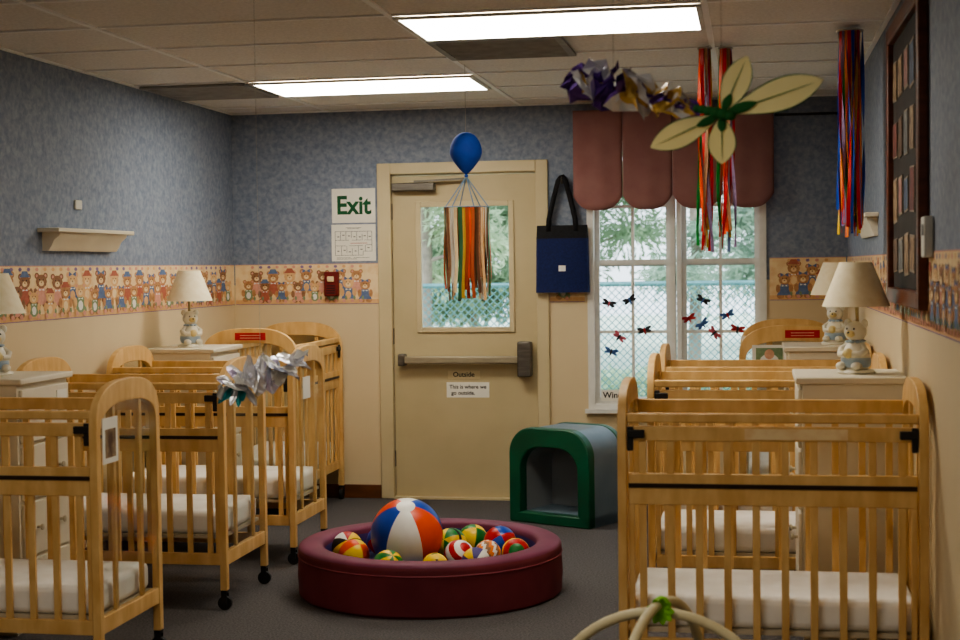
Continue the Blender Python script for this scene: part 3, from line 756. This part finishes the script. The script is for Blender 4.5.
# ------------------------------------------------------------------ hanging decorations
def ribbon_mb(x,y,z0,z1,w,ph,tw,sway):
    mb=MB(); n=16; vs=[]
    for i in range(n+1):
        v=i/n; z=z0+(z1-z0)*v; a_=ph+tw*v
        cx=x+sway*math.sin(ph*3+v*5)*v; cy=y+sway*math.cos(ph*2+v*4)*v
        dx,dy=math.cos(a_)*w/2,math.sin(a_)*w/2
        vs+=[(cx-dx,cy-dy,z),(cx+dx,cy+dy,z)]
    mb.add(vs,[(2*i,2*i+1,2*i+3,2*i+2) for i in range(n)])
    return mb
def windsock(loc,top,bot,cents,rad,cols,label,n,sway=.016,tw=(3,8)):
    t=thing('ribbon_streamer',label,'streamer',(loc[0],loc[1],top))
    mb=MB()
    for cx,cy in cents: mb.tube([(cx+rad*math.cos(2*PI*k/20),cy+rad*math.sin(2*PI*k/20),0) for k in range(20)],.004,6,closed=True)
    mb.build('ring',M['thread'],t)
    th=MB()
    for cx,cy in cents:
        for k in range(3): th.cyl((cx+rad*math.cos(k*2.094),cy+rad*math.sin(k*2.094),0),(cx*.5,cy*.5,H-.008-top),.0012,n=5)
    th.build('hanging_thread',M['thread'],t)
    for k in range(n):
        cx,cy=cents[k%len(cents)]
        a_=2*PI*k/n*len(cents); ln_=(bot-top)*random.uniform(.86,1.0); rr=rad*random.uniform(.5,1)
        ribbon_mb(cx+rr*math.cos(a_),cy+rr*math.sin(a_),0,ln_,.015,a_+PI/2,random.uniform(*tw),sway).build('ribbon',cols[(k//len(cents))%len(cols)],t)
    return t
rb=[M['red'],M['mustard'],M['border_blue'],M['rust'],M['green'],M['orange'],M['red'],M['dkbrown'],M['purple']]
windsock((-.155,6.88),2.42,1.50,[(-.046,0),(.046,.02)],.03,rb,'rainbow ribbon streamer of two twisted strands hanging in front of the mauve valance',36)
windsock((.415,6.53),2.42,1.55,[(0,0)],.052,[M['yellow'],M['blue'],M['ltorange'],M['green'],M['red'],M['purple'],M['yellow'],M['ltorange'],M['blue'],M['red']],'rainbow ribbon streamer hanging close to the right wall',40,.008,(3,7))

t=thing('balloon_mobile','blue balloon ornament with a ring of colourful ribbons hanging before the door','mobile',(-1.365,7.2,1.74))
DZB=-.072
bl=MB(); prof=[]
for k in range(17):
    a_=PI*k/16; r=.079*math.sin(a_)**.95 if 0<k<16 else .002
    z=.335+.102*math.cos(a_)
    if z<.335: r*=1-.55*((.335-z)/.102)**1.3
    prof.append((r,z+DZB))
bl.lathe(prof[::-1],28); bl.lathe([(.002,.237+DZB),(.012,.224+DZB),(.006,.218+DZB)],12); bl.build('balloon',M['bluematt'],t)
MB().cyl((0,0,.437+DZB),(0,0,H-.008-1.74),.0012,n=5).build('hanging_thread',M['thread'],t)
th=MB()
for k in range(6):
    a_=k*PI/3; th.tube([(0,0,.222+DZB),(.05*math.cos(a_),.05*math.sin(a_),.08),(.108*math.cos(a_),.108*math.sin(a_),.0)],.003,6)
th.build('cord',M['cblue'],t)
MB().tube([(.11*math.cos(2*PI*k/28),.11*math.sin(2*PI*k/28),0) for k in range(28)],.0025,8,closed=True).build('ring',M['cblue'],t)
cols=[M['rust'],M['paper'],M['ribbrown'],M['dkgreen'],M['peach'],M['orange'],M['cream'],M['ribbrown'],M['mustard'],M['paper'],M['rust'],M['green'],M['dkbrown']]
NR=50
for k in range(NR):
    a_=2*PI*k/NR+random.uniform(-.03,.03); rr=.11 if k%2 else .100
    ribbon_mb(rr*math.cos(a_),rr*math.sin(a_),0,-random.uniform(.34,.46),.0165,a_+PI/2+random.uniform(-.25,.25),random.uniform(-.7,.7),.007).build('ribbon',cols[(k*5)%13],t)

def leaf(mb,o,d,ln_,wd,mi_fn,fold=.25,curl=.15,pw=.7,n=10,nrm=Vector((0,-1,0)),inner=.4,skew=.85):
    o=Vector(o); d=Vector(d).normalized(); s=d.cross(nrm).normalized(); nn=s.cross(d)
    vs=[];fs=[];mm=[]
    for i in range(n+1):
        v=i/n; w=wd/2*max(.02,math.sin(PI*min(1,v**skew)))**pw
        c_=o+d*ln_*v+nn*curl*ln_*v*v
        vs+=[c_-s*w+nn*fold*w,c_-s*w*inner+nn*fold*w*.3,c_,c_+s*w*inner+nn*fold*w*.3,c_+s*w+nn*fold*w]
    for i in range(n):
        for j in range(4): fs.append((5*i+j,5*i+j+1,5*i+j+6,5*i+j+5)); mm.append(mi_fn(i/n,j))
    mb.add(vs,fs,mm)
def swirl(t,p0,p1,rad0,rad1,turns,pick,mats,seed,nm,jit=.10,per=16,dab=0):
    rr=random.Random(seed); p0=Vector(p0); p1=Vector(p1)
    ax=p1-p0; d=ax.normalized(); a=d.cross(Vector((0,1,0))).normalized(); b=d.cross(a)
    for h in range(2):
        N=int(turns*per); J=4
        vs=[];fs=[];mm=[]
        for i in range(N+1):
            v=i/N; th=2*PI*i/per+PI*h; env=min(1,math.sin(PI*(.08+.88*v))**.5)
            rad=rad0+(rad1-rad0)*v
            rad_i=rad*env*(1+.16*math.sin(th*2.7+h))*rr.uniform(.9,1.08)
            for j in range(J+1):
                q=j/J; rad_q=.004+(rad_i-.004)*q
                u=a*math.cos(th+.9*q)+b*math.sin(th+.9*q)
                jv=Vector((rr.gauss(0,1),rr.gauss(0,1),rr.gauss(0,1)))*rad*jit*(.1+q)
                vs.append(p0+ax*v+u*rad_q+jv+d*.03*math.sin(th*1.5+q*2)*q)
        for i in range(N):
            for j in range(J):
                k=i*(J+1)+j; m_=pick(rr,i/N,j/J,i//dab if dab else i)
                fs+=[(k,k+1,k+J+2),(k,k+J+2,k+J+1)]; mm+=[m_,m_]
        mb=MB(); mb.add(vs,fs,mm); mb.build(nm,mats,t,flat=True)
# dragonfly: four paper wings on a trailing foil body
t=thing('dragonfly_mobile','dragonfly mobile with cream paper wings and purple gold foil body near the camera','mobile',(-.075,4.05,1.845))
pet=[((.066,0,.147),.165,.076,1.25),((.25,-.03,.075),.275,.088,1.4),((-.187,-.03,-.085),.208,.074,1.35),((.0,-.02,-.125),.135,.076,1.25)]
for d,ln_,wd,sk in pet:
    mb=MB(); leaf(mb,(0,0,0),d,ln_,wd,lambda v,j:1 if j in (0,3) else 0,fold=.02,curl=.03,n=22,inner=.935,skew=sk,pw=.75); po=mb.build('wing',[M['petal'],M['petalgreen']],t,solid=.0006)
    mb=MB(); leaf(mb,(0,-.003,0),d,ln_*.92,wd*.035,lambda v,j:0,fold=0,curl=.03*.92); mb.build('vein',M['petalgreen'],po,solid=.0006)
    mb=MB(); leaf(mb,(0,-.004,0),d,ln_*.36,wd*.32,lambda v,j:0,fold=.02,curl=.012,skew=1.2,n=14,pw=.8); mb.build('green_patch',M['petalgreen'],po,solid=.0006)
ab=MB()
axd=Vector((-.405,.20,.125)).normalized()
for k,(s_,r_) in enumerate([(-.026,.013),(-.006,.016),(.016,.016),(.038,.014),(.058,.012),(.076,.010)]):
    p=axd*s_; ab.ball((p.x,p.y-.012,p.z),r_*1.15,r_,r_,14,10)
ab.build('thorax',M['petalgreen'],t)
dabs={}
def pk1(rr,v,q,i):
    key=(i,int(q*2))
    if key not in dabs: dabs[key]=rr.choices([0,1,2],[6,1.6,1.6])[0] if v<.45 else rr.choices([0,1,2],[2.2,3,4])[0]
    return dabs[key]
swirl(t,(-.42,.21,.135),(-.06,.03,.02),.086,.038,5,pk1,[M['fpurple'],M['fsilver'],M['fgold']],3,'foil_body',.09,16,4)
MB().tube([(-.42,.21,.135),(-.2,.1,.07),(0,0,0)],.003,6).build('spine',M['fpurple'],t)
MB().cyl((0,0,.01),(0,0,H-.008-1.845),.0008,n=5).cyl((-.3,.15,.1),(-.3,.15,H-.008-1.845),.0008,n=5).build('hanging_thread',M['thread'],t)

# crumpled silver foil ornament with teal tips
t=thing('foil_ornament','crinkled silver foil ornament with teal tips hanging before the left row cribs','ornament',(-1.68,4.98,1.085))
dabs2={}
def pk2(rr,v,q,i):
    key=(i,int(q*2))
    if key not in dabs2:
        dabs2[key]=rr.choices([0,2,3],[6,3,2])[0] if not (q>.7 and (v<.35 or rr.random()<.12)) else 1
    return dabs2[key]
swirl(t,(-.15,-.015,-.05),(.15,.015,.048),.064,.074,3.5,pk2,[M['fsilver'],M['fteal'],M['white'],M['flilac']],9,'foil_swirl',.055,20,3)
rr=random.Random(12)
for k in range(6):      # teal tips hanging at the left end
    mb=MB(); leaf(mb,(-.11+.012*k,-.01,-.045),(-.5+.16*k,rr.uniform(-.3,.3),-.55-rr.uniform(0,.3)),rr.uniform(.05,.075),.026,lambda v,j:0,fold=.4,curl=.25); mb.build('tip',M['fteal'] if k%3!=2 else M['fsilver'],t,solid=.0006)
MB().tube([(-.15,-.015,-.05),(0,0,0),(.15,.015,.048)],.003,6).build('spine',M['fsilver'],t)
MB().cyl((0,0,.0),(0,0,H-.008-1.085),.0008,n=5).build('hanging_thread',M['thread'],t)

# ------------------------------------------------------------------ wall things
def ledge(side,label):
    if side<0: x0=XL; s=1
    else: x0=XR; s=-1
    yc,hl_=(6.90,.43) if side<0 else (7.35,.44)
    t=thing('wall_ledge',label,'shelf',(x0,yc,1.55 if side<0 else 1.565),0,'cream wall ledges')
    def bb(a_,b_,y0,y1,z0,z1): 
        lo,hi=sorted((s*a_,s*b_)); return MB().box(lo,hi,y0,y1,z0,z1)
    dd=.11 if side<0 else .06
    bb(0,dd,-hl_,hl_,.085,.105).build('ledge_top',M['laminate'],t,bevel=.004)
    q=MB(); prof=[(0,0),(.03,0),(.045,.02),(.06,.05),(.085,.07),(.09,.085),(0,.085)]
    q.prism([(s*a_*dd/.11,z) for a_,z in prof],-hl_+.05,hl_-.05); q.build('moulding',M['laminate'],t)
ledge(-1,'cream moulded wall ledge on the blue left wall'); ledge(1,'cream moulded wall ledge on the right wall beyond the notice board')
o=MB().box(XL,XL+.012,6.86,6.93,1.755,1.80).build('wall_plate',M['white_metal'],bevel=.003); tag(o,'tiny white wall plate above the left ledge','plate')
t=thing('notice_board','brown framed notice board covered in photos on the right wall','notice board',(XR,5.6,1.29))
y0,y1,h=-.62,.53,1.06; k=.06
f=MB().box(-.035,0,y0,y0+k,0,h).box(-.035,0,y1-k,y1,0,h).box(-.035,0,y0+k,y1-k,0,k).box(-.035,0,y0+k,y1-k,h-k,h); f.build('board_frame',M['frame_wood'],t,bevel=.006)
MB().box(-.012,0,y0+k,y1-k,k,h-k).build('board_panel',M['boardback'],t)
dkp=pm('dim_paper',(146,134,118),(128,116,102),scale=9,rough=.8)
cl_=[('snap1','dim brown'),('snap5','dim blue'),('snap3','dim tan'),('snap2','dim grey'),('snap4','dull red'),('snap6','dusty pink'),('snap3','dim sandy')]
i=0; rown=['bottom','second','third','top']
for r in range(4):
    for c in range(5):
        mk,cn=cl_[(i*3+r)%7]; i+=1
        yc=5.6+.365-.205*c+random.uniform(-.008,.008); zc=1.29+.18+.22*r+random.uniform(-.01,.01)
        nm=['farthest','second farthest','middle','second nearest','nearest'][c]
        hh_=random.uniform(.06,.085); ww_=random.uniform(.06,.082); bd=random.choice([.003,.006,.01])
        o=MB().box(-.003,0,-ww_,ww_,-hh_,hh_).box(-.0042,-.003,-ww_+bd,ww_-bd,-hh_+bd,hh_-bd,1).build('pinned_photo',[dkp,M[mk]])
        o.location=(XR-.0125,yc,zc); o.rotation_euler=(random.uniform(-.05,.05),0,0); tag(o,f'{cn} snapshot on the notice board, {rown[r]} row, {nm} along','photo','photos on the notice board')
t=thing('thermostat','white thermostat on the right wall just below the near end of the notice board','thermostat',(XR,4.90,1.46))
MB().box(-.03,0,-.05,.05,0,.13).build('housing',M['white_metal'],t,bevel=.006)
MB().box(-.033,-.03,-.03,.03,.07,.105).build('display',M['vent'],t)

# ------------------------------------------------------------------ play gym in the foreground
t=thing('play_gym','cream beige hoop baby play gym with small lime green tie at the bottom edge','play gym',(-.255,4.20,0))
def hoop(dx,dy,span,h):
    pts=[]
    for k in range(29):
        a_=PI*k/28; c_=math.cos(a_); s_=math.sin(a_)
        pts.append((dx*span*c_,dy*span*c_,.016+(h-.016)*s_**.8))
    return pts
for (dx,dy,sp_,hh_) in ((.34,.94,.34,.50),(.99,-.14,.36,.474)):
    MB().tube(hoop(dx,dy,sp_,hh_),.0145,12).build('hoop',M['gym'],t)
mb=MB()
for k in range(9): leaf(mb,(0,-.022,.486),(math.cos(k*.7),-.3,math.sin(k*.7)),.044,.026,lambda v,j:0,curl=.3)
mb.ball((0,0,.487),.026,.028,.032,16,12); mb.build('fabric_tie',M['lime'],t,solid=.002)

# ------------------------------------------------------------------ outdoors
lawn=MB().box(-16,14,D+.14,45,-.16,-.06).build('lawn',M['grass']); struct(lawn)
FY=13.2
t=thing('chain_link_fence','tall blue green chain link fence outside the window','fence',(-3,FY,-.06))
wv=MB(); x0,x1,h=-5,4.5,1.34
def wire(a_,b_):
    d=Vector(b_)-Vector(a_)
    if d.length<.02: return
    u=Vector((-d.z,0,d.x)).normalized()*.0038
    a_=Vector(a_);b_=Vector(b_)
    wv.add([a_-u,b_-u,b_+u,a_+u],[(0,1,2,3)])
s=.066
k=x0-h
while k<x1:
    a0=max(k,x0); b0=min(k+h,x1)
    if b0>a0: wire((a0,0,a0-k),(b0,0,b0-k)); wire((a0,.004,h-(a0-k)),(b0,.004,h-(b0-k)))
    k+=s
wv.build('wire_mesh',M['fence'],t,solid=.003)
for k in range(4):
    x=x0+.2+k*2.9; MB().cyl((x,.03,0),(x,.03,h+.05),.03).build('post',M['fencepost'],t)
MB().cyl((x0,.02,h),(x1,.02,h),.022).build('top_rail',M['fencepost'],t)
def tree(x,y,h,r,leafm,label,seed,low=.12,n=26000,ls=.11,name='tree',tr=.08,nc=26):
    rr=random.Random(seed); t=thing(name,label,'tree',(x,y,-.06),0,'pines beyond the fence')
    tk=MB().tube([(0,0,0),(.05,0,h*.3),(-.03,.04,h*.6),(0,0,h*.9)],[tr,tr*.85,tr*.6,.02],10)
    vs=[];fs=[]; mb=MB(); cl=[]
    for _ in range(nc):
        a_=rr.uniform(0,2*PI); q=rr.uniform(.15,.6)*r; cz=h*rr.uniform(low,.95); cr=rr.uniform(.3,.5)*r
        cl.append((q*math.cos(a_),q*math.sin(a_),cz,cr)); tk.tube([(0,0,cz-.3*q),(q*math.cos(a_),q*math.sin(a_),cz)],[.03,.01],6)
    tk.build('trunk',M['bark'],t)
    for k in range(n):
        cx,cy,cz,cr=rr.choice(cl); d=Vector((rr.gauss(0,1),rr.gauss(0,1),rr.gauss(0,1)*.6)).normalized()*cr*rr.uniform(.1,1.0)
        d.z*=.75
        p=Vector((cx,cy,cz))+d; u=(d.normalized()+Vector((rr.gauss(0,.5),rr.gauss(0,.5),rr.gauss(0,.5)-.3))).normalized(); w_=u.orthogonal().normalized()
        q=ls*rr.uniform(.6,1.3); o=len(vs); vs+=[p-u*q*.5,p+w_*q*.13,p+u*q*.5,p-w_*q*.13]; fs.append((o,o+1,o+2,o+3))
    mb.add(vs,fs); mb.build('foliage',leafm,t)
tree(-3.75,17,5.5,1.45,M['leafB'],'pale pine just behind the fence seen through the door glass',1,low=.24,nc=34)
tree(-.65,17,5.5,1.15,M['leafC'],'bluish pine just behind the fence seen through the left window',3,low=.24,nc=32)
tree(2.0,17,5.5,1.0,M['leafA'],'dark slim pine just behind the fence at the right edge of the window',4,low=.24)
tree(-2.4,21,6.5,1.9,M['leafA'],'dark taller pine farther beyond the fence between door and window',6,ls=.15,low=.14)
tree(2.2,21,6.5,1.9,M['leafB'],'pale broad pine farther beyond the right window',5,ls=.15,low=.14)
tree(-6.9,21,6.5,1.9,M['leafC'],'bluish broad pine farther beyond the left of the door glass',2,ls=.15,low=.14)
tree(-5.0,27,8,2.4,M['leafA'],'hazy dark pine farthest away behind the door glass',7,ls=.2,low=.1,nc=34)
tree(.8,27,8,2.4,M['leafC'],'hazy bluish pine farthest away behind the windows',8,ls=.2,low=.1,nc=34)
def hedge(x,w,label,seed,m):
    rr=random.Random(seed); t=thing('hedge',label,'hedge',(x,14.6,-.06),0,'hedges behind the fence')
    mb=MB(); vs=[];fs=[]
    for k in range(9000):
        p=Vector((rr.uniform(-w,w),rr.uniform(-.4,.4),rr.uniform(0,.4)+rr.uniform(0,.12))); u=Vector((rr.gauss(0,1),rr.gauss(0,1),rr.gauss(0,1))).normalized(); w_=u.orthogonal().normalized()
        q=.07; o=len(vs); vs+=[p-u*q*.5,p+w_*q*.3,p+u*q*.5,p-w_*q*.3]; fs.append((o,o+1,o+2,o+3))
    mb.add(vs,fs); mb.build('foliage',m,t)
    MB().box(-w,w,-.03,.03,0,.3).build('stems',M['bark'],t)
hedge(-3.6,1.6,'low pale hedge behind the fence seen through the door',11,M['leafB'])
hedge(-.4,1.5,'low pale hedge behind the fence seen through the window',12,M['leafB'])

# ------------------------------------------------------------------ light
wd=bpy.data.worlds.new('World'); SC.world=wd; wd.use_nodes=True
nt=wd.node_tree; bg=nt.nodes['Background']
tc=nt.nodes.new('ShaderNodeTexCoord'); sp=nt.nodes.new('ShaderNodeSeparateXYZ'); cr=nt.nodes.new('ShaderNodeValToRGB')
cr.color_ramp.elements[0].color=(.86,.93,1,1); cr.color_ramp.elements[1].color=(.66,.82,1,1)
nt.links.new(tc.outputs['Generated'],sp.inputs[0]); nt.links.new(sp.outputs['Z'],cr.inputs['Fac']); nt.links.new(cr.outputs['Color'],bg.inputs['Color'])
bg.inputs['Strength'].default_value=2.8
def area(name,loc,sx,sy,pw,col,rotv=(0,0,0)):
    l=bpy.data.lights.new(name,'AREA'); l.shape='RECTANGLE'; l.size=sx; l.size_y=sy; l.energy=pw; l.color=col
    o=bpy.data.objects.new(name,l); C.objects.link(o); o.location=loc; o.rotation_euler=rotv; return o
area('rear_ceiling_lamp',(-1.3,3.0,H-.03),1.2,.6,20,(1,.94,.83))
area('rear_ceiling_lamp',(-1.3,.2,H-.03),1.2,.6,28,(1,.94,.83))
sl=bpy.data.lights.new('sun','SUN'); sl.energy=3.2; sl.angle=.2; sl.color=(1,.98,.95)
so=bpy.data.objects.new('sun',sl); C.objects.link(so); so.rotation_euler=(R(42),0,R(-14))

# ------------------------------------------------------------------ camera
cd=bpy.data.cameras.new('camera'); cam=bpy.data.objects.new('camera',cd); C.objects.link(cam)
cd.sensor_width=36; cd.lens=FPX/960*36; cd.clip_start=.05
cd.dof.use_dof=True; cd.dof.focus_distance=7.6; cd.dof.aperture_fstop=3.8
f=Vector((-math.sin(TH)*math.cos(PITCH),math.cos(TH)*math.cos(PITCH),-math.sin(PITCH)))
r0=Vector((math.cos(TH),math.sin(TH),0)); u0=r0.cross(f)
r=r0*math.cos(ROLL)-u0*math.sin(ROLL); u=u0*math.cos(ROLL)+r0*math.sin(ROLL)
cam.matrix_world=Matrix(((r.x,u.x,-f.x,CAM.x),(r.y,u.y,-f.y,CAM.y),(r.z,u.z,-f.z,CAM.z),(0,0,0,1)))
SC.camera=cam
SC.view_settings.view_transform='AgX'
try: SC.view_settings.look='AgX - Medium High Contrast'
except Exception: pass
